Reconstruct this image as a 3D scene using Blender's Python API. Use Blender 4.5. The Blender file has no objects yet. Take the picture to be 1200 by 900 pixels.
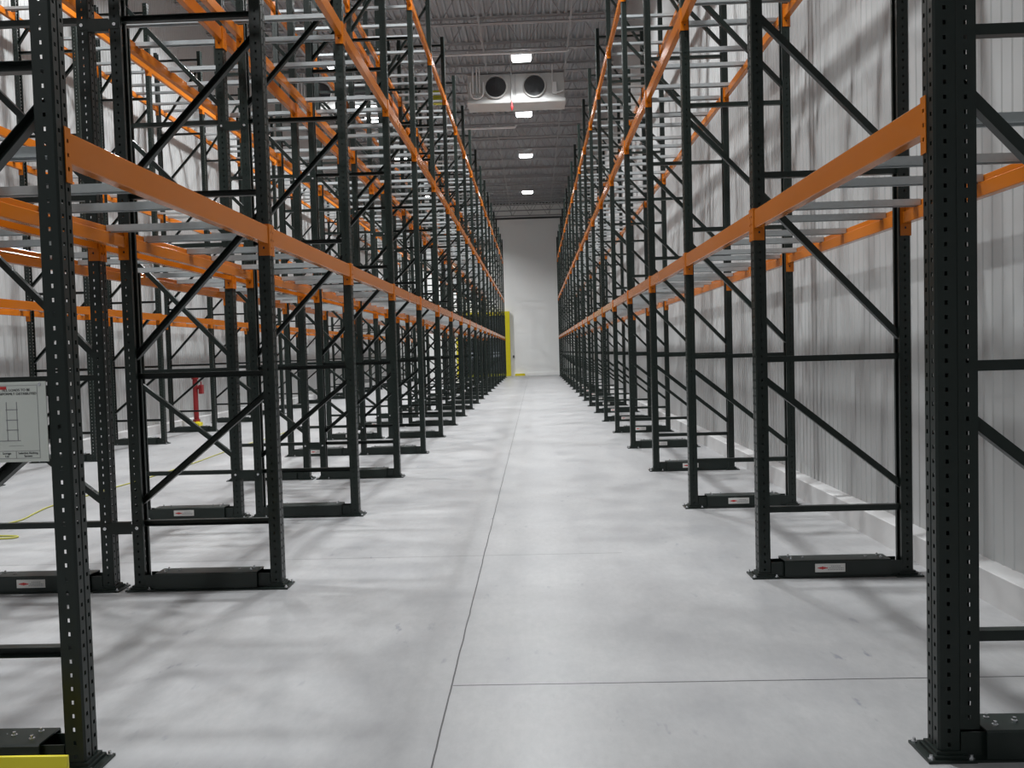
import bpy, bmesh, math, random
from mathutils import Matrix, Vector
random.seed(7)
S = bpy.context.scene
C = S.collection
PI = math.pi

# ------------------------------------------------------------------ helpers
ORD = ['zeroth', 'first', 'second', 'third', 'fourth', 'fifth', 'sixth', 'seventh', 'eighth', 'ninth', 'tenth',
       'eleventh', 'twelfth', 'thirteenth', 'fourteenth', 'fifteenth', 'sixteenth', 'seventeenth', 'eighteenth',
       'nineteenth', 'twentieth']

def tag(o, label=None, cat=None, group=None, kind=None):
    if label: o['label'] = label
    if cat: o['category'] = cat
    if group: o['group'] = group
    if kind: o['kind'] = kind
    return o

class MB:
    """collects vertices and faces for one mesh"""
    def __init__(self):
        self.v = []; self.f = []
    def add(self, vs, fs, M=None):
        n = len(self.v)
        if M is not None:
            vs = [tuple(M @ Vector(p)) for p in vs]
        self.v += [tuple(p) for p in vs]
        self.f += [tuple(i + n for i in q) for q in fs]
        return self
    def box(self, x0, x1, y0, y1, z0, z1, M=None, b=0.0):
        if b > 0:
            bm = bmesh.new()
            bmesh.ops.create_cube(bm, size=1.0)
            for v in bm.verts:
                v.co = Vector(((x0+x1)/2 + v.co.x*(x1-x0), (y0+y1)/2 + v.co.y*(y1-y0), (z0+z1)/2 + v.co.z*(z1-z0)))
            bmesh.ops.bevel(bm, geom=bm.edges[:], offset=b, segments=2, affect='EDGES', profile=0.5)
            bm.verts.index_update()
            self.add([v.co[:] for v in bm.verts], [[v.index for v in f.verts] for f in bm.faces], M)
            bm.free()
            return self
        vs = [(x0,y0,z0),(x1,y0,z0),(x1,y1,z0),(x0,y1,z0),(x0,y0,z1),(x1,y0,z1),(x1,y1,z1),(x0,y1,z1)]
        fs = [(0,3,2,1),(4,5,6,7),(0,1,5,4),(1,2,6,5),(2,3,7,6),(3,0,4,7)]
        return self.add(vs, fs, M)
    def bar(self, a, b, w, t, up=(0,1,0)):
        """rectangular bar from a to b; w across, t along 'up'"""
        a, b = Vector(a), Vector(b)
        d = b - a; L = d.length; d.normalize()
        u = Vector(up); u = (u - d*u.dot(d)).normalized(); s = d.cross(u)
        M = Matrix((( d.x, s.x, u.x, a.x), (d.y, s.y, u.y, a.y), (d.z, s.z, u.z, a.z), (0,0,0,1)))
        return self.box(0, L, -w/2, w/2, -t/2, t/2, M)
    def tube(self, pts, r, n=8, caps=True):
        pts = [Vector(p) for p in pts]
        rings = []
        prev = None
        for i, p in enumerate(pts):
            d = (pts[min(i+1, len(pts)-1)] - pts[max(i-1, 0)]).normalized()
            if prev is None:
                a = Vector((0,0,1)) if abs(d.z) < .9 else Vector((1,0,0))
                s = d.cross(a).normalized()
            else:
                s = (prev - d*prev.dot(d)).normalized()
            prev = s
            t = d.cross(s)
            rr = r[i] if isinstance(r, (list, tuple)) else r
            rings.append([p + (s*math.cos(2*PI*k/n) + t*math.sin(2*PI*k/n))*rr for k in range(n)])
        vs = [q for ring in rings for q in ring]
        fs = []
        for i in range(len(rings)-1):
            for k in range(n):
                fs.append((i*n+k, i*n+(k+1) % n, (i+1)*n+(k+1) % n, (i+1)*n+k))
        if caps:
            fs.append(tuple(range(n-1, -1, -1))); m = (len(rings)-1)*n
            fs.append(tuple(m+k for k in range(n)))
        return self.add(vs, fs)
    def cyl(self, c, axis, r, h, n=16):
        c = Vector(c); ax = Vector(axis).normalized()
        return self.tube([c, c + ax*h], r, n)
    def prism(self, poly, a, b, M=None):
        """polygon in x,z extruded along y from a to b"""
        n = len(poly)
        vs = [(x, a, z) for x, z in poly] + [(x, b, z) for x, z in poly]
        fs = [tuple(range(n)), tuple(range(2*n-1, n-1, -1))]
        fs += [(i, n+i, n+(i+1) % n, (i+1) % n) for i in range(n)]
        return self.add(vs, fs, M)
    def mesh(self, name, mat, smooth=False, thick=0.0, normals=True):
        me = bpy.data.meshes.new(name)
        me.from_pydata(self.v, [], self.f)
        if normals or thick:
            bm = bmesh.new(); bm.from_mesh(me)
            if thick:
                bm.normal_update()
                bmesh.ops.solidify(bm, geom=bm.faces[:], thickness=thick)
            bmesh.ops.recalc_face_normals(bm, faces=bm.faces[:])
            bm.to_mesh(me); bm.free()
        if smooth:
            me.polygons.foreach_set('use_smooth', [True]*len(me.polygons))
            try:
                me.set_sharp_from_angle(angle=math.radians(35))
            except Exception:
                pass
        me.materials.append(mat)
        me.update()
        return me

def obj(name, me, parent=None, loc=None, rz=0.0):
    o = bpy.data.objects.new(name, me); C.objects.link(o)
    if parent is not None: o.parent = parent
    if loc is not None: o.location = loc
    if rz: o.rotation_euler = (0, 0, rz)
    return o

def empty(name, loc=(0,0,0), rz=0.0):
    o = bpy.data.objects.new(name, None); C.objects.link(o)
    o.location = loc; o.rotation_euler = (0, 0, rz); o.empty_display_size = .2
    return o

def kids(o):
    return list(o.children)

def copy_tree(o, parent=None):
    c = o.copy(); C.objects.link(c)
    if parent is not None: c.parent = parent
    for ch in KIDS.get(o.name, []):
        copy_tree(ch, c)
    return c
KIDS = {}
def remember(o):
    """note a prototype's children before it is copied"""
    KIDS[o.name] = [c for c in bpy.data.objects if c.parent == o]
    for c in KIDS[o.name]: remember(c)

# ------------------------------------------------------------------ materials
def nt(name):
    m = bpy.data.materials.new(name); m.use_nodes = True
    return m, m.node_tree.nodes, m.node_tree.links, m.node_tree.nodes['Principled BSDF']

def mat_plain(name, col, rough=.5, metal=0.0, var=.12, scale=6.0, bump=0.0, bscale=60.0, spec=.5):
    m, N, L, P = nt(name)
    P.inputs['Roughness'].default_value = rough
    P.inputs['Metallic'].default_value = metal
    P.inputs['Specular IOR Level'].default_value = spec
    tc = N.new('ShaderNodeTexCoord')
    no = N.new('ShaderNodeTexNoise'); no.inputs['Scale'].default_value = scale; no.inputs['Detail'].default_value = 3
    L.new(tc.outputs['Object'], no.inputs['Vector'])
    mx = N.new('ShaderNodeMix'); mx.data_type = 'RGBA'
    mx.inputs['A'].default_value = tuple(c*(1-var) for c in col) + (1,)
    mx.inputs['B'].default_value = tuple(min(1, c*(1+var)) for c in col) + (1,)
    L.new(no.outputs['Fac'], mx.inputs['Factor']); L.new(mx.outputs['Result'], P.inputs['Base Color'])
    if bump:
        n2 = N.new('ShaderNodeTexNoise'); n2.inputs['Scale'].default_value = bscale
        L.new(tc.outputs['Object'], n2.inputs['Vector'])
        bp = N.new('ShaderNodeBump'); bp.inputs['Strength'].default_value = bump; bp.inputs['Distance'].default_value = .002
        L.new(n2.outputs['Fac'], bp.inputs['Height']); L.new(bp.outputs['Normal'], P.inputs['Normal'])
    return m

def mat_emit(name, col, strength):
    m, N, L, P = nt(name)
    P.inputs['Base Color'].default_value = (.8, .8, .8, 1)
    P.inputs['Emission Color'].default_value = tuple(col) + (1,)
    P.inputs['Emission Strength'].default_value = strength
    return m

GREEN = mat_plain('dark_green_paint', (.0105, .0165, .0140), rough=.33, var=.15, scale=3.0, spec=.4)
ORANGE = mat_plain('orange_paint', (.50, .140, .009), rough=.16, var=.08, scale=2.0, spec=.32)
GALV = mat_plain('galvanized_steel', (.50, .53, .54), rough=.42, metal=.55, var=.12, scale=30.0)
ZINC = mat_plain('zinc_bolt', (.75, .76, .78), rough=.25, metal=.9, var=.05)
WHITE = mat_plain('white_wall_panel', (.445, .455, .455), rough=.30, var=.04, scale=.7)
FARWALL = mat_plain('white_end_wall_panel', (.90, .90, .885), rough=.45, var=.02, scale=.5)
CURB = mat_plain('pale_concrete_curb', (.52, .52, .52), rough=.75, var=.18, scale=3.0, bump=.2)
DECK = mat_plain('grey_metal_deck', (.31, .32, .335), rough=.45, metal=.25, var=.10, scale=1.5)
JOIST = mat_plain('grey_joist_paint', (.33, .33, .335), rough=.55, var=.10)
PIPEW = mat_plain('white_pipe', (.62, .62, .62), rough=.4, var=.05)
CASE = mat_plain('white_cooler_casing', (.47, .47, .46), rough=.4, metal=.15, var=.06, scale=2)
DARK = mat_plain('dark_grille', (.03, .031, .034), rough=.5, var=.15)
HOUSING = mat_plain('light_housing', (.55, .56, .57), rough=.4, var=.05)
YELLOW = mat_plain('safety_yellow_paint', (.72, .62, .02), rough=.35, var=.06)
YGREEN = mat_plain('yellow_green_paint', (.46, .47, .02), rough=.5, var=.1)
RED = mat_plain('red_paint', (.24, .012, .014), rough=.4, var=.1)
PAPER = mat_plain('white_sign_board', (.62, .64, .60), rough=.5, var=.03)
INK = mat_plain('black_print', (.04, .04, .045), rough=.6, var=.05)
GREYINK = mat_plain('grey_print', (.30, .30, .31), rough=.6, var=.05)
REDINK = mat_plain('red_print', (.55, .03, .03), rough=.5, var=.05)
STICKER = mat_plain('white_sticker', (.66, .65, .63), rough=.45, var=.04)
DOORM = mat_plain('dark_door_curtain', (.045, .055, .062), rough=.45, var=.15, scale=2)
CORDM = mat_plain('yellow_cord_rubber', (.46, .44, .09), rough=.5, var=.1)
WINM = mat_plain('door_window_sheet', (.35, .38, .42), rough=.1, var=.1)
TRIMM = mat_plain('dark_trim', (.05, .05, .052), rough=.6, var=.1)
LENS = mat_emit('lamp_lens', (.97, .99, 1.0), 14.0)

def mat_floor():
    m, N, L, P = nt('polished_concrete_floor')
    tc = N.new('ShaderNodeTexCoord')
    sep = N.new('ShaderNodeSeparateXYZ'); L.new(tc.outputs['Object'], sep.inputs[0])
    def noise(scale, detail=4, rough=.55, stretch=None):
        n = N.new('ShaderNodeTexNoise'); n.inputs['Scale'].default_value = scale
        n.inputs['Detail'].default_value = detail; n.inputs['Roughness'].default_value = rough
        if stretch:
            mp = N.new('ShaderNodeMapping'); mp.inputs['Scale'].default_value = stretch
            L.new(tc.outputs['Object'], mp.inputs['Vector']); L.new(mp.outputs[0], n.inputs['Vector'])
        else:
            L.new(tc.outputs['Object'], n.inputs['Vector'])
        return n.outputs['Fac']
    def math_(op, a, b=None, clamp=False):
        n = N.new('ShaderNodeMath'); n.operation = op; n.use_clamp = clamp
        for i, q in enumerate((a, b)):
            if q is None: continue
            if isinstance(q, (int, float)): n.inputs[i].default_value = q
            else: L.new(q, n.inputs[i])
        return n.outputs[0]
    def mix(fac, a, b):
        n = N.new('ShaderNodeMix'); n.data_type = 'RGBA'
        L.new(fac, n.inputs['Factor'])
        for k, q in (('A', a), ('B', b)):
            if isinstance(q, tuple): n.inputs[k].default_value = q + (1,)
            else: L.new(q, n.inputs[k])
        return n.outputs['Result']
    def ramp(f, a, b):
        n = N.new('ShaderNodeMapRange'); n.inputs['From Min'].default_value = a; n.inputs['From Max'].default_value = b
        n.clamp = True; L.new(f, n.inputs['Value']); return n.outputs['Result']
    big = noise(.55, 5, .6); med = noise(2.4, 5, .65, (1, .6, 1)); fine = noise(26, 4, .7, (1, .45, 1))
    col = mix(ramp(big, .3, .7), (.25, .255, .267), (.375, .375, .38))
    col = mix(ramp(med, .25, .8), col, (.41, .41, .41))
    f2 = math_('MULTIPLY', ramp(fine, .35, .75), .35)
    col = mix(f2, col, (.24, .24, .25))
    # dark little scuff marks and trowel flecks
    fl = noise(11, 3, .6, (1, .35, 1))
    gate = ramp(noise(.9, 2), .48, .62)
    flk = math_('MULTIPLY', ramp(fl, .64, .72), gate)
    col = mix(math_('MULTIPLY', flk, .7), col, (.13, .14, .18))
    # saw-cut joints
    def line(axis, pos, w, lo=None, hi=None, other=None):
        d = math_('ABSOLUTE', math_('SUBTRACT', axis, pos))
        q = math_('LESS_THAN', d, w)
        if lo is not None: q = math_('MULTIPLY', q, math_('GREATER_THAN', other, lo))
        if hi is not None: q = math_('MULTIPLY', q, math_('LESS_THAN', other, hi))
        return q
    X, Y = sep.outputs['X'], sep.outputs['Y']
    wob = math_('MULTIPLY', math_('SUBTRACT', noise(3.0, 2), .5), .012)
    Xw = math_('ADD', X, wob)
    j = line(Xw, -.415, .0036)
    j = math_('MAXIMUM', j, line(Y, 3.69, .0042, -.41, 2.6, X))
    j = math_('MAXIMUM', j, math_('MULTIPLY', line(Y, 6.08, .006, -8, .6, X), .5))
    for k in range(1, 6):
        j = math_('MAXIMUM', j, math_('MULTIPLY', line(Y, 6.08 + 7.3*k, .006), .35))
    col = mix(math_('MULTIPLY', j, .97), col, (.03, .03, .033))
    L.new(col, P.inputs['Base Color'])
    r = math_('ADD', math_('MULTIPLY', ramp(med, .2, .8), .16), .29)
    L.new(r, P.inputs['Roughness'])
    P.inputs['Specular IOR Level'].default_value = .45
    bp = N.new('ShaderNodeBump'); bp.inputs['Strength'].default_value = .12; bp.inputs['Distance'].default_value = .003
    L.new(math_('ADD', fine, math_('MULTIPLY', med, 2.0)), bp.inputs['Height']); L.new(bp.outputs['Normal'], P.inputs['Normal'])
    return m
FLOORM = mat_floor()

# ------------------------------------------------------------------ plan of the place (metres; camera over the origin, aisle along +Y)
XL, XR = -7.97, 2.68            # wall faces
Y0, Y1 = -9.0, 51.2
DECKZ = 10.50
BAY, F1, NF = 2.3768, 2.957, 20
DEP = .976                      # frame depth
PW, PD = .086, .070             # post width along the aisle, post depth
LEVELS = (2.351, 4.560, 6.782)
LEVNAME = ('lowest', 'middle', 'top')
def fy(n): return F1 + BAY*(n-1)
ROWS = {                        # aisle face x, turned, words, frame height
    'R': (1.406, False, 'right wall rack row', 8.02),
    'A': (-1.692, True, 'nearest left rack row', 7.97),
    'B': (-2.805-DEP, False, 'second left rack row', 7.97),
    'C': (-6.740, True, 'left wall rack row', 7.87),
}

# ------------------------------------------------------------------ setting
fl = MB().box(XL-.3, XR+.3, Y0-.3, Y1+.3, -.2, 0)
tag(obj('floor', fl.mesh('floor', FLOORM)), kind='structure')

def ribbed_wall(y0, y1, z0, z1, x, s, pitch=.105):
    """vertical ribbed sheet at x with its face towards s"""
    m = MB(); ys = []
    y = y0
    while y < y1:
        ys += [(y, 0), (y+pitch*.72, 0), (y+pitch*.79, .006), (y+pitch*.93, .006)]
        y += pitch
    ys.append((min(y, y1+pitch), 0))
    vs = []
    for yy, d in ys:
        vs += [(x+s*d, yy, z0), (x+s*d, yy, z1)]
    fs = [(2*i, 2*i+2, 2*i+3, 2*i+1) for i in range(len(ys)-1)]
    m.add(vs, fs)
    m.box(*sorted((x-s*.004, x-s*.12)), y0, y1, z0, z1)
    return m
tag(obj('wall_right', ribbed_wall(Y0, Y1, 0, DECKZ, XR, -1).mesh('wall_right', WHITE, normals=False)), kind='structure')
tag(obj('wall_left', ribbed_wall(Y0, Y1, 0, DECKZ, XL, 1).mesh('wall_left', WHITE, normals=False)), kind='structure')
# far end wall: flat panels with narrow joints
m = MB(); x = XL
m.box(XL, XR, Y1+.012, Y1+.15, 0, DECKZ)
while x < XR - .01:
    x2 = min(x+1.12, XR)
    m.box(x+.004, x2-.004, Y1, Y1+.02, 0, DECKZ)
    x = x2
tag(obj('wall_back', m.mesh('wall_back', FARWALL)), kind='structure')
tag(obj('wall_front', MB().box(XL, XR, Y0-.12, Y0, 0, DECKZ).mesh('wall_front', WHITE)), kind='structure')
# curbs at the feet of the walls
tag(obj('baseboard_right', MB().prism([(2.535, 0), (2.541, .176), (2.547, .18), (XR, .186), (XR, 0)], Y0, Y1).mesh('baseboard_right', CURB)), kind='structure')
tag(obj('baseboard_left', MB().prism([(XL, 0), (XL, .186), (-7.836, .18), (-7.83, .176), (-7.824, 0)], Y0, Y1).mesh('baseboard_left', CURB)), kind='structure')
tag(obj('baseboard_back', MB().box(XL+.15, XR-.15, Y1-.05, Y1, 0, .16).mesh('baseboard_back', FARWALL)), kind='structure')
tag(obj('trim_1', MB().box(XL, XR, Y1-.05, Y1, 9.58, 9.68).mesh('trim_1', TRIMM)), kind='structure')
# corrugated roof deck, flutes along the aisle
m = MB(); xs = []; x = XL; p = .20
while x < XR:
    xs += [(x, 0), (x+.07, 0), (x+.09, .05), (x+.18, .05)]
    x += p
xs.append((XR, 0))
vs = []
for xx, d in xs:
    vs += [(min(xx, XR), Y0, DECKZ+d), (min(xx, XR), Y1, DECKZ+d)]
m.add(vs, [(2*i, 2*i+1, 2*i+3, 2*i+2) for i in range(len(xs)-1)])
m.box(XL, XR, Y0, Y1, DECKZ+.07, DECKZ+.2)
tag(obj('ceiling', m.mesh('ceiling', DECK, normals=False)), kind='structure')

# open web joists across the hall
JB = 9.60
def joist_mesh():
    m = MB()
    for z0, z1 in ((JB, JB+.05), (DECKZ-.05, DECKZ)):
        for s in (-1, 1):
            m.box(XL, XR, .012 if s > 0 else -.02, .02 if s > 0 else -.012, z0, z1)
            m.box(XL, XR, .012 if s > 0 else -.062, .062 if s > 0 else -.012, (z0 if z0 < 10 else z1-.008), (z0+.008 if z0 < 10 else z1))
    x = XL + .1; k = 0; st = .52
    while x + st < XR:
        a = (x, 0, JB+.03 if k % 2 else DECKZ-.03); b = (x+st, 0, DECKZ-.03 if k % 2 else JB+.03)
        m.tube([a, b], .012, 6); x += st; k += 1
    return m.mesh('roof_joist', JOIST)
jm = joist_mesh()
jy = [17.2 + 1.83*k for k in range(-13, 19)]
jy = [y for y in jy if y < Y1-.3]
nj = len(jy)
vis = [y for y in jy if y > 19.8]
for k, y in enumerate(jy):
    o = obj('roof_joist', jm, loc=(0, y, 0))
    if y in vis:
        i = len(vis) - vis.index(y)
        tag(o, 'grey open web roof joist spanning under the deck, %s from the far end wall' % ORD[i], 'roof joist', 'roof joists under the metal deck')
    else:
        tag(o, 'grey open web roof joist above the near end of the hall, out of view', 'roof joist', 'roof joists over the near end')
for x, w in ((-1.16, 'left of the lamps in the aisle'), (1.08, 'right of the lamps in the aisle'), (-3.45, 'above the paired left rack rows'), (-5.95, 'above the left wall side aisle')):
    mb = MB().box(x-.02, x+.02, jy[0], jy[-1], JB-.008, JB+.0).box(x-.02, x-.014, jy[0], jy[-1], JB-.045, JB-.004)
    tag(obj('bridging_angle', mb.mesh('bridging_angle', JOIST)), 'long grey bridging angle under the joists, ' + w, 'roof bracing', 'bridging angles under the joists')

# ------------------------------------------------------------------ upright frames
HOLE = .0508
def sheet(path, holes, z0, z1, pitch, hh, thick):
    """vertical folded sheet: path of (x,y) points, the segments listed in holes are punched at every pitch"""
    m = MB()
    n = int((z1 - z0)/pitch)
    zs = [z0]; kind = []
    base = z0 + ((z1-z0) - n*pitch)/2
    for i in range(n):
        c = base + (i+.5)*pitch
        zs += [c-hh/2, c+hh/2]; kind += [0, 1]
    zs.append(z1); kind.append(0)
    np_ = len(path)
    vs = [(x, y, z) for z in zs for x, y in path]
    fs = []
    for r in range(len(zs)-1):
        # long plain strips are one quad per cell, punched ones are split at the hole
        for i in range(np_-1):
            if kind[r] and i in holes: continue
            fs.append((r*np_+i, r*np_+i+1, (r+1)*np_+i+1, (r+1)*np_+i))
    m.add(vs, fs)
    return m
def post_path(x0):
    p = [(.070, .020), (.070, 0), (.041, 0), (.030, 0), (.006, 0), (0, .006), (0, .015), (0, .027), (0, .037), (.005, .040),
         (.005, .046), (0, .049), (0, .059), (0, .071), (0, .080), (.006, .086), (.030, .086), (.041, .086), (.070, .086), (.070, .066)]
    return [(x+x0, y-.043) for x, y in p]
def post_mesh(h, double=False):
    m = sheet(post_path(0), (2, 6, 12, 16), .014, h, HOLE, .015, 0)
    if double:
        q = sheet(post_path(.0715), (2, 6, 12, 16), .11, h, HOLE, .015, 0)
        m.add(q.v, q.f)
    return m.mesh('post', GREEN, thick=.0022)

def foot_mesh():
    m = MB()
    m.box(-.050, .120, -.075, .090, 0, .010)
    # stepped collar round the post
    m.box(-.022, .092, -.062, .062, .010, .022)
    m.box(-.012, .080, -.052, .052, .022, .034)
    return m.mesh('foot_plate', GREEN)
def bolt_mesh():
    m = MB()
    m.tube([(0,0,0), (0,0,.006)], .011, 6)
    m.tube([(0,0,.006), (0,0,.016)], .006, 8)
    return m.mesh('bolt', ZINC)
def channel_mesh():
    m = MB(); a, b = .075, DEP-.075
    m.box(-.03, DEP+.03, -.070, .088, 0, .009)
    m.box(a, b, -.050, -.044, .009, .102); m.box(a, b, .044, .050, .009, .102); m.box(a, b, -.044, .044, .009, .016)
    return m.mesh('base_channel', GREEN)
def cover_mesh():
    m = MB(); a, b = .155, .825
    m.prism([(-.072, .012), (-.072, .108), (-.066, .116), (.066, .116), (.072, .108), (.072, .012), (.065, .012), (.065, .109), (-.065, .109), (-.065, .012)],
            a, b, Matrix(((0, 1, 0, 0), (1, 0, 0, 0), (0, 0, 1, 0), (0, 0, 0, 1))))
    return m.mesh('base_cover', GREEN)
def label_mesh():
    return MB().box(.345, .535, -.0755, -.072, .040, .094, b=.001).mesh('sticker', STICKER)
def label_mark():
    m = MB(); y0, y1 = -.0763, -.0754
    for a, b, h in ((.360, .372, .006), (.372, .386, .012), (.386, .398, .018), (.398, .410, .012), (.410, .424, .006)):
        m.box(a, b, y0, y1, .067-h/2, .067+h/2)
    return m.mesh('red_mark', REDINK)
def label_lines():
    m = MB(); y0, y1 = -.0763, -.0754
    rnd = random.Random(3)
    for z, xa, xb in ((.078, .445, .505), (.066, .432, .524), (.055, .425, .524)):
        x = xa
        while x < xb:
            w = rnd.uniform(.006, .014); m.box(x, min(x+w, xb), y0, y1, z-.0022, z+.0022); x += w + .003
    return m.mesh('printed_lines', GREYINK)
FOOT, BOLT, CHAN, COVER = foot_mesh(), bolt_mesh(), channel_mesh(), cover_mesh()
STK, STKM, STKL = label_mesh(), label_mark(), label_lines()
HZ = (.437, 1.405, 2.575, 3.705, 4.95, 6.20)
DG = ((.575, 1.285), (1.525, 2.445), (2.665, 3.575), (3.85, 4.80), (5.08, 6.03), (6.32, None))
def hbrace_mesh():
    m = MB(); x0, x1 = .066, DEP-.066
    # small C section: web towards the camera with two flanges
    m.box(x0, x1, -.020, -.017, -.019, .019); m.box(x0, x1, -.017, .020, .016, .019); m.box(x0, x1, -.017, .020, -.019, -.016)
    return m.mesh('horizontal_brace', GREEN)
HB = hbrace_mesh()
def dbrace_mesh(hr, hf):
    m = MB()
    a = Vector((.052, 0, hf)); b = Vector((DEP-.052, 0, hr))
    d = (b-a).normalized(); nrm = Vector((-d.z, 0, d.x))
    m.bar(a + Vector((0, -.0185, 0)), b + Vector((0, -.0185, 0)), .040, .003)
    for s in (-1, 1):
        m.bar(a + nrm*(.0185*s), b + nrm*(.0185*s), .003, .038)
    return m.mesh('diagonal_brace', GREEN)

_dm = {}
def frame_proto(h, double=False, sticker=True):
    e = empty('upright_frame')
    pm = post_mesh(h); p1 = obj('post', post_mesh(h, True) if double else pm, e, (0, .043, 0))
    obj('post', pm, e, (DEP, .043, 0), PI)
    for x, r in ((0, 0), (DEP, PI)):
        f = obj('foot_plate', FOOT, e, (x, .043, 0), r)
        for bx, by in ((-.036, -.060), (.105, -.060), (-.036, .074)):
            obj('bolt', BOLT, f, (bx, by, .010))
    obj('base_channel', CHAN, e, (0, .043, 0))
    c = obj('base_cover', COVER, e, (0, .043, 0))
    for bx in (.205, .29, .69, .775):
        for by in ((-.03, .03) if bx in (.205, .775) else (.0,)):
            obj('bolt', BOLT, c, (bx, by, .116))
    if sticker:
        s = obj('sticker', STK, e, (0, .043, 0)); s['label'] = 'white sticker with red mark'
        obj('red_mark', STKM, s); obj('printed_lines', STKL, s)
    for z in HZ + (h-.16,):
        obj('horizontal_brace', HB, e, (0, .043, z))
    for hr, hf in DG:
        if hf is None: hf = h - .32
        k = (hr, round(hf, 3))
        if k not in _dm: _dm[k] = dbrace_mesh(hr, hf)
        obj('diagonal_brace', _dm[k], e, (0, .043, 0))
    return e

frames = {}
for key, (fx, turned, words, h) in ROWS.items():
    proto = frame_proto(h)
    remember(proto)
    for n in range(1, NF+1):
        if n == 1: e = proto
        else: e = copy_tree(proto)
        if turned: e.location = (fx, fy(n)+PW, 0); e.rotation_euler = (0, 0, PI)
        else: e.location = (fx, fy(n), 0)
        tag(e, 'dark green steel upright frame, %s from the camera in the %s' % (ORD[n], words), 'rack frame', 'upright frames of the pallet racks')
        frames[key, n] = e
# the nearest right-hand frame has a doubled front post
f1 = frames['R', 1]
KIDS['x'] = None
for ch in [c for c in bpy.data.objects if c.parent == f1]:
    if ch.name.startswith('post') and ch.location.x < .1:
        ch.data = post_mesh(8.02, True)
tag(f1, 'dark green upright frame with doubled front post, nearest the camera in right wall rack row')

# spacers tying the two left rows back to back
SPM = MB()
SPM.box(0, .137, -.003, 0, -.040, .040); SPM.box(.006, .131, 0, .030, .037, .040); SPM.box(.006, .131, 0, .030, -.040, -.037)
SPM.box(-.060, 0, -.003, 0, -.026, .026); SPM.box(.137, .197, -.003, 0, -.026, .026)
SPM = SPM.mesh('row_spacer', GREEN)
SPB = MB().cyl((0, 0, 0), (0, -1, 0), .011, .008, 10).mesh('bolt', ZINC)
sp = obj('row_spacer', SPM, loc=(-2.805, 0, 0))
for x in (-.038, .175): obj('bolt', SPB, sp, (x-.0, -.003, 0))
remember(sp)
first = True
for n in range(1, NF+1):
    for z, w in ((.415, 'knee-high'), (3.66, 'mid-height'), (6.90, 'high')):
        o = sp if first else copy_tree(sp); first = False
        o.location = (-2.805, fy(n)-.004, z)
        tag(o, '%s green row spacer joining the %s pair of back-to-back left frames from the camera' % (w, ORD[n]), 'row spacer', 'row spacers between the back-to-back left racks')

# ------------------------------------------------------------------ beams and crossbars
BL = BAY - PW
def beam_mesh():
    poly = [(0, -.003), (.003, 0), (.027, 0), (.030, -.003), (.030, -.040), (.050, -.040), (.053, -.043), (.053, -.112), (.050, -.115), (.003, -.115), (0, -.112)]
    return MB().prism(poly, .0045, BL-.0045).mesh('shelf_rail', ORANGE, smooth=False)
def connector_mesh():
    # folded plate: half of the aisle face of the post, round the corner and along its side
    path = [(-.0055, -.041), (-.0055, -.029), (-.0055, -.017), (-.0055, -.002), (-.002, .0045), (.026, .0045), (.038, .0045), (.064, .0045)]
    m = sheet(path, (1, 5), -.190, .012, .0508, .014, 0)
    return m.mesh('end_connector', ORANGE, thick=.0032)
def mirror_y(me):
    q = me.copy()
    for v in q.vertices: v.co.y = -v.co.y
    q.flip_normals(); q.name = 'end_connector'
    return q
BM = beam_mesh(); CN = connector_mesh(); CM = mirror_y(CN)
def bar_mesh():
    L0, L1 = .034, DEP-.034
    pr = [(-.034, -.038), (-.025, -.038), (-.025, 0), (.025, 0), (.025, -.038), (.034, -.038)]
    m = MB()
    vs = [(L0, y, z) for y, z in pr] + [(L1, y, z) for y, z in pr]
    n = len(pr)
    m.add(vs, [(i, i+1, n+i+1, n+i) for i in range(n-1)])
    return m.mesh('crossbar', GALV, thick=.002)
CB = bar_mesh()
BARS = (.30, 1.00, 1.48, 2.18)

# camera projection (used for choosing which repeats show largest, and for the camera itself)
F_PX, PITCH, YAW, ROLL, CAMH = 973.8, -.0389, -.0285, -.0277, 1.5
def rot():
    c, s = math.cos(YAW), math.sin(YAW); A = Matrix(((c, 0, -s), (0, 1, 0), (s, 0, c)))
    c, s = math.cos(PITCH), math.sin(PITCH); B = Matrix(((1, 0, 0), (0, c, -s), (0, s, c)))
    c, s = math.cos(ROLL), math.sin(ROLL); D = Matrix(((c, s, 0), (-s, c, 0), (0, 0, 1)))
    return D @ B @ A
RM = rot()
def shown(a, b, depth):
    """rough size in the frame of a straight piece from a to b, clipped to the frame"""
    n = 24; t = 0
    a, b = Vector(a), Vector(b)
    for i in range(n):
        p = a + (b-a)*((i+.5)/n)
        v = RM @ Vector((p.x, p.z-CAMH, p.y))
        if v.z < .3: continue
        u, w = 600 + F_PX*v.x/v.z, 450 - F_PX*v.y/v.z
        if 0 <= u <= 1200 and 0 <= w <= 900:
            q = p + (b-a)/n; v2 = RM @ Vector((q.x, q.z-CAMH, q.y))
            if v2.z < .3: continue
            du = 600 + F_PX*v2.x/v2.z - u; dw = 450 - F_PX*v2.y/v2.z - w
            t += math.hypot(du, dw)*depth*F_PX/v.z
    return t
WGT = {('R', 0): 1, ('R', 1): .7, ('A', 0): 1, ('A', 1): .6, ('B', 1): .5, ('B', 0): .45, ('C', 0): .4, ('C', 1): .35}
blist, clist = [], []
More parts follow.
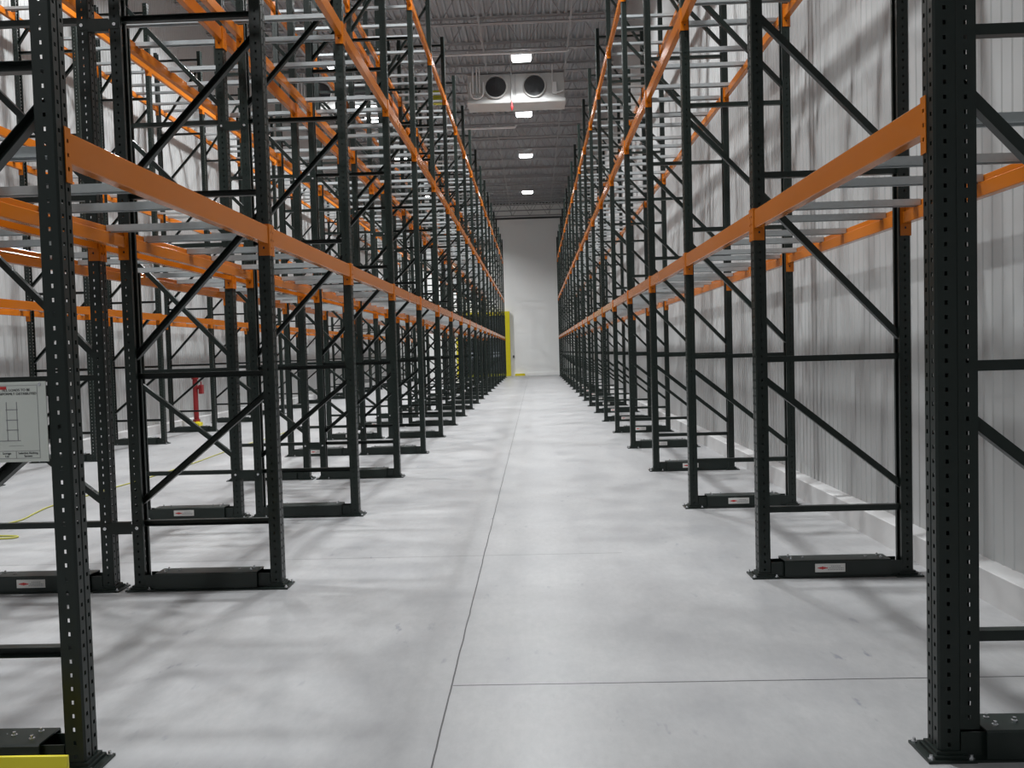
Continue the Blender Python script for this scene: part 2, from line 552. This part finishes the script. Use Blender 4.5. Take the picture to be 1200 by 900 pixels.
for key, (fx, turned, words, h) in ROWS.items():
    s = -1 if turned else 1
    for n in range(1, NF):
        for li, z in enumerate(LEVELS):
            for side in (0, 1):
                x = fx if side == 0 else fx + s*DEP
                flip = turned != bool(side)
                y = fy(n+1) if flip else fy(n)+PW
                size = shown((x, fy(n)+PW, z-.05), (x, fy(n+1), z-.05), .11)*WGT[key, side]
                blist.append((size, (x, y, z), PI if flip else 0, key, n, li, side))
            for bi, off in enumerate(BARS):
                y = fy(n) + PW/2 + off - .04
                size = shown((fx, y, z-.02), (fx+s*DEP, y, z-.02), .05)*WGT[key, 0]
                clist.append((size, (fx, y, z+.0008), PI if turned else 0, key, n, li, bi))
blist.sort(key=lambda t: -t[0]); clist.sort(key=lambda t: -t[0])

proto = obj('shelf_rail', BM)
c1 = obj('end_connector', CN, proto, (0, 0, 0)); c2 = obj('end_connector', CM, proto, (0, BL, 0))
remember(proto)
NIND = 300
SIDE = ('aisle-side', 'back')
for i, (sz, loc, rz, key, n, li, side) in enumerate(blist[:NIND]):
    o = proto if i == 0 else copy_tree(proto)
    o.location = loc; o.rotation_euler = (0, 0, rz)
    tag(o, '%s-level %s orange beam in the %s bay of the %s' % (LEVNAME[li], SIDE[side], ORD[n], ROWS[key][2]), 'rack beam', 'orange beams of the pallet racks')
proto = obj('crossbar', CB)
for i, (sz, loc, rz, key, n, li, bi) in enumerate(clist[:NIND]):
    o = proto if i == 0 else proto.copy()
    if i: C.objects.link(o)
    o.location = loc; o.rotation_euler = (0, 0, rz)
    tag(o, '%s of four galvanized crossbars, %s level, %s bay, %s' % (ORD[bi+1], LEVNAME[li], ORD[n], ROWS[key][2]), 'crossbar', 'galvanized crossbars on the beams')
def joined(name, items, meshes, mats):
    me = bpy.data.meshes.new(name)
    V, Fc = [], []
    data = []
    for m_, off in meshes:
        data.append(([v.co.copy() for v in m_.vertices], [tuple(p.vertices) for p in m_.polygons], off))
    for sz, loc, rz, *_ in items:
        M = Matrix.Translation(loc) @ Matrix.Rotation(rz, 4, 'Z')
        for vs, fs, off in data:
            b = len(V); o = Vector(off)
            V += [tuple(M @ (q+o)) for q in vs]; Fc += [tuple(i+b for i in f) for f in fs]
    me.from_pydata(V, [], Fc); me.materials.append(mats); me.update()
    return me
rest = joined('shelf_rail', blist[NIND:], [(BM, (0,0,0)), (CN, (0,0,0)), (CM, (0,BL,0))], ORANGE)
tag(obj('shelf_rail', rest), 'small distant orange beams deep in the rows and above the frame', 'rack beam', 'distant orange beams', 'stuff')
rest = joined('crossbar', clist[NIND:], [(CB, (0,0,0))], GALV)
tag(obj('crossbar', rest), 'small distant galvanized crossbars deep in the rack rows', 'crossbar', 'distant crossbars', 'stuff')

# ------------------------------------------------------------------ ceiling lamps
def lamp_proto():
    e = empty('high_bay_lamp')
    m = MB(); m.box(-.29, .29, -.24, .24, .10, .17, b=.012); m.box(-.24, .24, -.03, .03, .17, .22)
    obj('housing', m.mesh('housing', HOUSING), e)
    m = MB()
    m.add([(-.26,-.21,.10),(.26,-.21,.10),(.26,.21,.10),(-.26,.21,.10),(-.235,-.185,.045),(.235,-.185,.045),(.235,.185,.045),(-.235,.185,.045)],
          [(0,3,2,1),(4,5,6,7),(0,1,5,4),(1,2,6,5),(2,3,7,6),(3,0,4,7)])
    obj('lens', m.mesh('lens', LENS), e)
    m = MB()
    for s in (-1, 1):
        m.tube([(s*.2, 0, .20), (s*.2, 0, 10.50-9.42)], .006, 6)
    obj('hanger', m.mesh('hanger', JOIST), e)
    li = bpy.data.lights.new('lamp_light', 'AREA'); li.shape = 'RECTANGLE'; li.size = .46; li.size_y = .36
    li.energy = LAMP_W; li.spread = math.radians(LAMP_SPREAD); li.color = (.965, .99, 1.0)
    lo = obj('lamp_light', li, e, (0, 0, .043))
    return e
LAMP_W, LAMP_SPREAD = 312.0, 142.0
lp = lamp_proto(); remember(lp)
first = True
LAMPY = [23.05, 28.45, 34.4, 42.25]
NEAR = [17.4, 11.6, 5.6]
for x, w in ((-.155, 'aisle'), (-5.26, 'left')):
    for i, y in enumerate(LAMPY + (NEAR if w == 'aisle' else [47.6, 17.4, 11.8, 6.2, -4.6])):  # left list adds unseen lamps to lift end wall, side-aisle floor and sign
        o = lp if first else copy_tree(lp); first = False
        o.location = (x, y, 9.42)
        if w == 'left' and y == 47.6: t = ('bright ceiling lamp at the far end of the left side aisle, behind the racks', 'ceiling lamps over the left side aisle')  # added lamp, hidden by the racks, brightens the far end wall
        elif y in NEAR + [-4.6]: t = ('bright ceiling lamp above the near part of the %s, out of view' % ('central aisle' if w == 'aisle' else 'left side aisle'), 'lamps above the near part')
        elif w == 'aisle': t = ('bright square ceiling lamp above the central aisle, %s from the top of the photo' % ORD[i+1], 'ceiling lamps over the central aisle')
        else: t = ('bright ceiling lamp beyond the left racks, %s from the camera' % ORD[i+1], 'ceiling lamps over the left side aisle')
        tag(o, t[0], 'ceiling lamp', t[1])

# ------------------------------------------------------------------ unit coolers hung under the joists
def cooler_proto():
    e = empty('unit_cooler')
    x0, x1, z0, z1, d = -1.405, 1.405, .0, .83, .87
    m = MB()
    m.box(x0, x1, .02, d, .10, z1, b=.01)
    # front panels split by seams
    for a, b in ((x0+.30, -.03), (.03, x1-.42), (x0, x0+.29), (x1-.41, x1)):
        pass
    obj('casing', m.mesh('casing', CASE), e)
    m = MB()
    m.prism([(-.02, .10), (-.02, .02), (.0, 0), (d-.05, 0), (d, .05), (d, .10)], x0-.02, x1+.02,
            Matrix(((0, 1, 0, 0), (1, 0, 0, 0), (0, 0, 1, 0), (0, 0, 0, 1))))
    obj('drain_pan', m.mesh('drain_pan', CASE), e)
    for cx in (-.585, .535):
        m = MB(); R = .31; n = 40
        ring = []
        for r, y in ((R+.03, .02), (R+.03, -.05), (R, -.06), (R-.012, -.05), (R-.012, .018)):
            ring.append([(cx + r*math.cos(2*PI*k/n), y, .47 + r*math.sin(2*PI*k/n)) for k in range(n)])
        vs = [q for rg in ring for q in rg]
        fs = [(i*n+k, i*n+(k+1) % n, (i+1)*n+(k+1) % n, (i+1)*n+k) for i in range(4) for k in range(n)]
        m.add(vs, fs)
        rg = obj('fan_ring', m.mesh('fan_ring', CASE, smooth=True), e)
        m = MB()
        m.tube([(cx, .016, .47), (cx, .0185, .47)], R, n)
        bp_ = obj('fan_opening', m.mesh('fan_opening', DARK), rg)
        m = MB(); m.tube([(cx, -.02, .47), (cx, .014, .47)], .07, 16)
        for k in range(5):
            a = 2*PI*k/5
            M = Matrix.Translation((cx, -.005, .47)) @ Matrix.Rotation(a, 4, 'Y') @ Matrix.Rotation(.45, 4, 'X')
            m.box(.05, .275, -.006, .0, -.07, .07, Matrix.Translation((cx, -.008, .47)) @ Matrix.Rotation(a, 4, 'Y') @ Matrix.Rotation(.12, 4, 'X'))
        obj('fan_blades', m.mesh('fan_blades', DARK), rg)
        m = MB()
        for r in (.06, .11, .16, .21, .26, .30):
            m.tube([(cx + r*math.cos(2*PI*k/24), -.05, .47 + r*math.sin(2*PI*k/24)) for k in range(25)], .0025, 5, False)
        for k in range(6):
            a = PI*k/6
            m.tube([(cx - .30*math.cos(a), -.05, .47 - .30*math.sin(a)), (cx + .30*math.cos(a), -.05, .47 + .30*math.sin(a))], .003, 5)
        obj('fan_guard', m.mesh('fan_guard', DARK), rg)
    m = MB()
    m.box(-.032, -.008, .004, .022, .10, .83)
    obj('centre_seam', m.mesh('centre_seam', JOIST), e)
    # coil headers and piping on the left end of the front
    m = MB()
    for dx, r in ((-1.24, .026), (-1.13, .018), (-1.05, .018)):
        m.tube([(dx, -.05, .30), (dx, -.05, .78), (dx, -.05, 1.05)], r, 10)
    arc = [(-1.13 + .19*math.cos(a), -.08, .32 + .19*math.sin(a)) for a in [PI + PI*k/14 for k in range(15)]]
    m.tube([(-1.32, -.08, .60)] + arc + [(-.94, -.08, .60)], .022, 10)
    for k in range(5):
        m.tube([(-1.29+.06*k, -.03, .24), (-1.27+.06*k, -.06, .20)], .010, 6)
    obj('coil_piping', m.mesh('coil_piping', PIPEW, smooth=True), e)
    m = MB()
    m.box(1.05, 1.18, -.06, .02, .22, .55, b=.008)
    m.tube([(1.10, -.04, .24), (1.24, -.04, .26), (1.36, -.04, .30)], .022, 8)
    m.tube([(1.06, -.02, .55), (1.06, -.02, 1.05)], .018, 8)
    obj('control_box', m.mesh('control_box', PIPEW), e)
    m = MB()
    for x in (-1.25, -.02, 1.25):
        for y in (.12, .75):
            m.tube([(x, y, .83), (x, y, 1.0)], .010, 6)
    obj('hanger_rod', m.mesh('hanger_rod', JOIST), e)
    return e
cp = cooler_proto(); remember(cp)
cp.location = (-.345, 24.42, 8.71)
tag(cp, 'white two-fan ceiling cooler hanging over the central aisle behind the nearest visible lamp', 'cooler', 'ceiling coolers')
o = copy_tree(cp); o.location = (-5.46, 24.42, 8.71)
tag(o, 'white ceiling cooler seen through the crossbars of the left racks', 'cooler', 'ceiling coolers')

# pipes under the roof
mb = MB().tube([(-2.6, 22.69, 9.525), (1.04, 22.69, 9.525), (1.11, 22.72, 9.56), (1.12, 22.74, 9.61), (1.14, 22.76, 10.49)], .026, 10)
for x in (-1.6, .4): mb.box(x-.012, x+.012, 22.68, 22.70, 9.52, 9.604)
tag(obj('conduit', mb.mesh('conduit', PIPEW, smooth=True)), 'pale conduit crossing the ceiling beside the topmost aisle lamp', 'pipe')
mb = MB().tube([(-7.9, 30.01, 9.505), (-.5, 30.01, 9.505), (-.44, 30.08, 9.61), (-.43, 30.10, 10.49)], .045, 12)
for x in (-6.4, -3.9, -1.4): mb.box(x-.015, x+.015, 30.00, 30.02, 9.52, 9.604)
tag(obj('conduit', mb.mesh('conduit', PIPEW, smooth=True)), 'thick white pipe crossing the ceiling just below the aisle cooler', 'pipe')
e = empty('sprinkler_drop', (-.47, 24.25, 0))
tag(e, 'slim pipe drop with red fitting hanging before the aisle cooler', 'pipe')
obj('drop_pipe', MB().tube([(0, 0, 8.72), (0, 0, 10.50)], .016, 8).mesh('drop_pipe', JOIST), e)
m = MB(); m.tube([(0, 0, 8.45), (0, 0, 8.50), (0, 0, 8.57), (0, 0, 8.74)], [.015, .035, .035, .016], 12); m.tube([(-.05, 0, 8.55), (.05, 0, 8.55)], .014, 8)
obj('red_valve', m.mesh('red_valve', RED, smooth=True), e)['label'] = 'red valve'
e = empty('hanging_box', (-2.77, 26.0, 9.22))
tag(e, 'yellow green box hung under the roof, seen between the left rack tops', 'box')
m = MB().box(-.17, .17, -.1, .1, 0, .17, b=.01)
obj('lower_tray', m.mesh('lower_tray', YGREEN), e)
m = MB().box(-.17, .17, -.1, .1, .20, .40, b=.01)
obj('upper_box', m.mesh('upper_box', YGREEN), e)
m = MB()
for x in (-.12, .12): m.box(x-.01, x+.01, -.005, .005, .15, 1.25)
obj('strap', m.mesh('strap', JOIST), e)

# ------------------------------------------------------------------ door, bumper and outlet on the far wall
d = empty('door_1', (-3.15, Y1, 0)); d['kind'] = 'structure'
m = MB(); m.box(-1.66, -1.38, -.22, -.05, 0, 3.98, b=.01); m.box(1.38, 1.66, -.22, -.05, 0, 3.98, b=.01); m.box(-1.38, 1.38, -.215, -.05, 3.74, 3.98, b=.01)
obj('door_frame', m.mesh('door_frame', YELLOW), d)
m = MB(); m.box(-1.38, 1.38, -.10, -.05, .16, 3.74)
for k in range(1, 5): m.box(-1.38, 1.38, -.125, -.10, .16+.72*k-.02, .16+.72*k+.02)
dc = obj('door_curtain', m.mesh('door_curtain', DOORM), d)
m = MB()
for x in (-.9, .55): m.box(x, x+.5, -.128, -.10, 1.15, 1.5)
obj('door_window', m.mesh('door_window', WINM), dc)
obj('door_seal', MB().box(-1.38, 1.38, -.115, -.05, .0, .16).mesh('door_seal', YGREEN), d)
m = MB(); m.prism([(-.31, 0), (-.31, .10), (-.27, .14), (.27, .14), (.31, .10), (.31, 0)], -.09, .09)
e = empty('floor_bumper', (-.94, Y1-.15, 0)); tag(e, 'low yellow bumper block on the floor against the far wall', 'bumper')
obj('bumper_block', m.mesh('bumper_block', YELLOW), e)
m = MB()
for x in (-.2, .2): m.tube([(x, 0, .14), (x, 0, .15)], .02, 8)
obj('anchor_bolt', m.mesh('anchor_bolt', ZINC), e)
e = empty('wall_outlet', (-1.31, Y1, 1.19)); tag(e, 'small grey outlet box on the far wall beside the yellow door frame', 'outlet')
obj('outlet_box', MB().box(-.05, .05, -.05, 0, -.08, .08, b=.006).mesh('outlet_box', GREYINK), e)
obj('outlet_plate', MB().box(-.035, .035, -.055, -.05, -.06, .06, b=.002).mesh('outlet_plate', DARK), e)

# ------------------------------------------------------------------ red standpipe, cord, guard rail, sign
e = empty('standpipe', (-7.50, 18.1, 0)); tag(e, 'red standpipe on a yellow block, behind the left wall rack frames', 'standpipe')
m = MB(); m.box(-.10, .10, -.10, .10, 0, .13, b=.012); m.tube([(0,0,.12), (0,0,.17)], .075, 16)
obj('base_block', m.mesh('base_block', YELLOW), e)['label'] = 'yellow base block'
m = MB(); m.tube([(0,0,.15), (0,0,.20), (0,0,.205), (0,0,1.08), (0,0,1.085), (0,0,1.14)], [.075, .075, .054, .054, .075, .075], 20)
obj('pipe', m.mesh('pipe', RED, smooth=True), e)
m = MB(); m.tube([(.03,0,.90), (.12,0,.90)], .04, 14); m.box(.09, .17, -.06, .06, .76, .96, b=.012); m.tube([(.13,0,.96), (.13,0,1.02), (.10,0,1.05)], .014, 8)
obj('valve_head', m.mesh('valve_head', RED, smooth=False), e)

pts = [(-5.20,6.90,.008), (-4.90,6.97,.008), (-4.66,7.0,.008), (-4.56,7.02,.008), (-4.555,7.08,.008), (-4.66,7.11,.008), (-4.90,7.13,.008), (-5.06,7.25,.008), (-5.05,7.55,.008),
       (-5.00,7.84,.008), (-5.08,8.2,.008), (-5.14,8.57,.008), (-5.10,9.1,.008), (-5.08,9.7,.008), (-5.04,10.1,.008), (-5.01,10.8,.008), (-5.00,11.8,.008),
       (-5.05,12.95,.008), (-5.10,14.2,.008), (-5.02,15.5,.008), (-5.08,17.2,.008)]
def spline(p, k=6):
    p = [Vector(q) for q in p]; out = []
    for i in range(len(p)-1):
        a, b, c, d_ = p[max(i-1, 0)], p[i], p[i+1], p[min(i+2, len(p)-1)]
        for j in range(k):
            t = j/k
            out.append(.5*((2*b) + (c-a)*t + (2*a-5*b+4*c-d_)*t*t + (3*b-a-3*c+d_)*t*t*t))
    out.append(p[-1]); return out
tag(obj('extension_cord', MB().tube(spline(pts), .008, 8).mesh('extension_cord', CORDM, smooth=True)), 'yellow cord looped on the floor of the left side aisle', 'cord')

e = empty('guard_rail', (-2.72, 2.62, 0)); tag(e, 'yellow guard rail at the lower left in front of the nearest left frame', 'guard rail')
m = MB(); m.box(-1.16, 1.16, 0, .012, .060, .222, b=.003); m.box(-1.16, 1.16, .012, .09, .060, .072)
obj('rail', m.mesh('rail', YELLOW), e)
for x in (-.95, .0, .95):
    m = MB(); m.box(x-.04, x+.04, .014, .08, .008, .058, b=.004); m.box(x-.08, x+.08, -.02, .16, 0, .008)
    obj('rail_post', m.mesh('rail_post', YELLOW), e)

def text_mesh(name, body, size, mat, align='CENTER'):
    cu = bpy.data.curves.new(name, 'FONT'); cu.body = body; cu.size = size; cu.align_x = align; cu.align_y = 'CENTER'; cu.extrude = .0004
    t = bpy.data.objects.new(name, cu); C.objects.link(t)
    dg = bpy.context.evaluated_depsgraph_get()
    me = bpy.data.meshes.new_from_object(t.evaluated_get(dg))
    bpy.data.objects.remove(t); bpy.data.curves.remove(cu)
    me.name = name; me.materials.clear(); me.materials.append(mat)
    return me
SX = 320.0
def sx(px): return (px-57)/SX          # sign-local metres from its right edge
def sz(py): return (449-py)/SX + .290
e = empty('capacity_sign', (-1.766, 2.945, 1.150)); tag(e, 'white rack load sign with a shelf diagram hung beside the nearest left post', 'sign')
obj('panel', MB().box(-.440, 0, .0, .004, 0, .290, b=.001).mesh('panel', PAPER), e)
yb = (-.0008, .0004)
m = MB()
def hl(x0, x1, y, w=.0009): m.box(sx(x0), sx(x1), yb[0], yb[1], sz(y)-w, sz(y)+w)
def vl(x, y0, y1, w=.0009): m.box(sx(x)-w, sx(x)+w, yb[0], yb[1], sz(y1), sz(y0))
hl(-76, 47, 453); hl(-76, 47, 529); hl(-76, 47, 537.5); vl(47, 453, 537.5); vl(-76, 453, 537.5); vl(19, 529, 537.5); vl(-36, 529, 537.5)
obj('ruled_border', m.mesh('ruled_border', GREYINK), e)
m = MB()
for x in (10, 22, -28, -40): vl(x, 472, 517, .0014)
for y in (481, 493, 504.5): hl(9, 23, y, .0018); hl(-41, -27, y, .0018)
hl(-45, 25, 517, .0016); hl(11, 28, 523, .0006)
obj('rack_diagram', m.mesh('rack_diagram', GREYINK), e)
obj('red_bar', MB().box(sx(-40), sx(11), yb[0], yb[1], sz(457.5), sz(454)).mesh('red_bar', REDINK), e)['label'] = 'red bar'
R90 = Matrix.Rotation(PI/2, 4, 'X')
for body, px, py, size, mat in (('ALL LOADS TO BE', 22.5, 458.5, .0125, INK), ('UNIFORMLY DISTRIBUTED', 22.5, 462.8, .0125, INK),
                                ('Selective Racking', 33, 531.6, .0105, INK), ('System', 33, 535, .0105, INK), ('Storage', 8, 531.6, .0105, INK), ('Ltd', 8, 535, .0105, INK)):
    me = text_mesh('lettering', body, size, mat); me.transform(R90)
    obj('lettering', me, e, (sx(px), -.0008, sz(py)))
obj('rivet', MB().cyl((sx(50), 0, sz(452.5)), (0, -1, 0), .006, .003, 10).mesh('rivet', ZINC), e)

# ------------------------------------------------------------------ camera, world, view
cam = bpy.data.cameras.new('camera'); co = bpy.data.objects.new('camera', cam); C.objects.link(co)
cam.sensor_width = 36; cam.sensor_fit = 'HORIZONTAL'; cam.lens = 36*F_PX/1200; cam.clip_start = .05; cam.clip_end = 200
# rows of RM in (x, up, forward) -> Blender (x, y forward, z up)
rx, ru, rf = [Vector((RM[i][0], RM[i][2], RM[i][1])) for i in range(3)]
Mx = Matrix((( rx.x, ru.x, -rf.x, 0), (rx.y, ru.y, -rf.y, 0), (rx.z, ru.z, -rf.z, CAMH), (0, 0, 0, 1)))
co.matrix_world = Mx
S.camera = co
w = bpy.data.worlds.new('world'); S.world = w; w.use_nodes = True
bg = w.node_tree.nodes['Background']; bg.inputs[0].default_value = (.5, .52, .55, 1); bg.inputs[1].default_value = .0
S.view_settings.view_transform = 'Standard'
S.view_settings.look = 'None'
S.view_settings.exposure = 0.1
S.view_settings.gamma = 1.0
S.view_settings.use_curve_mapping = False
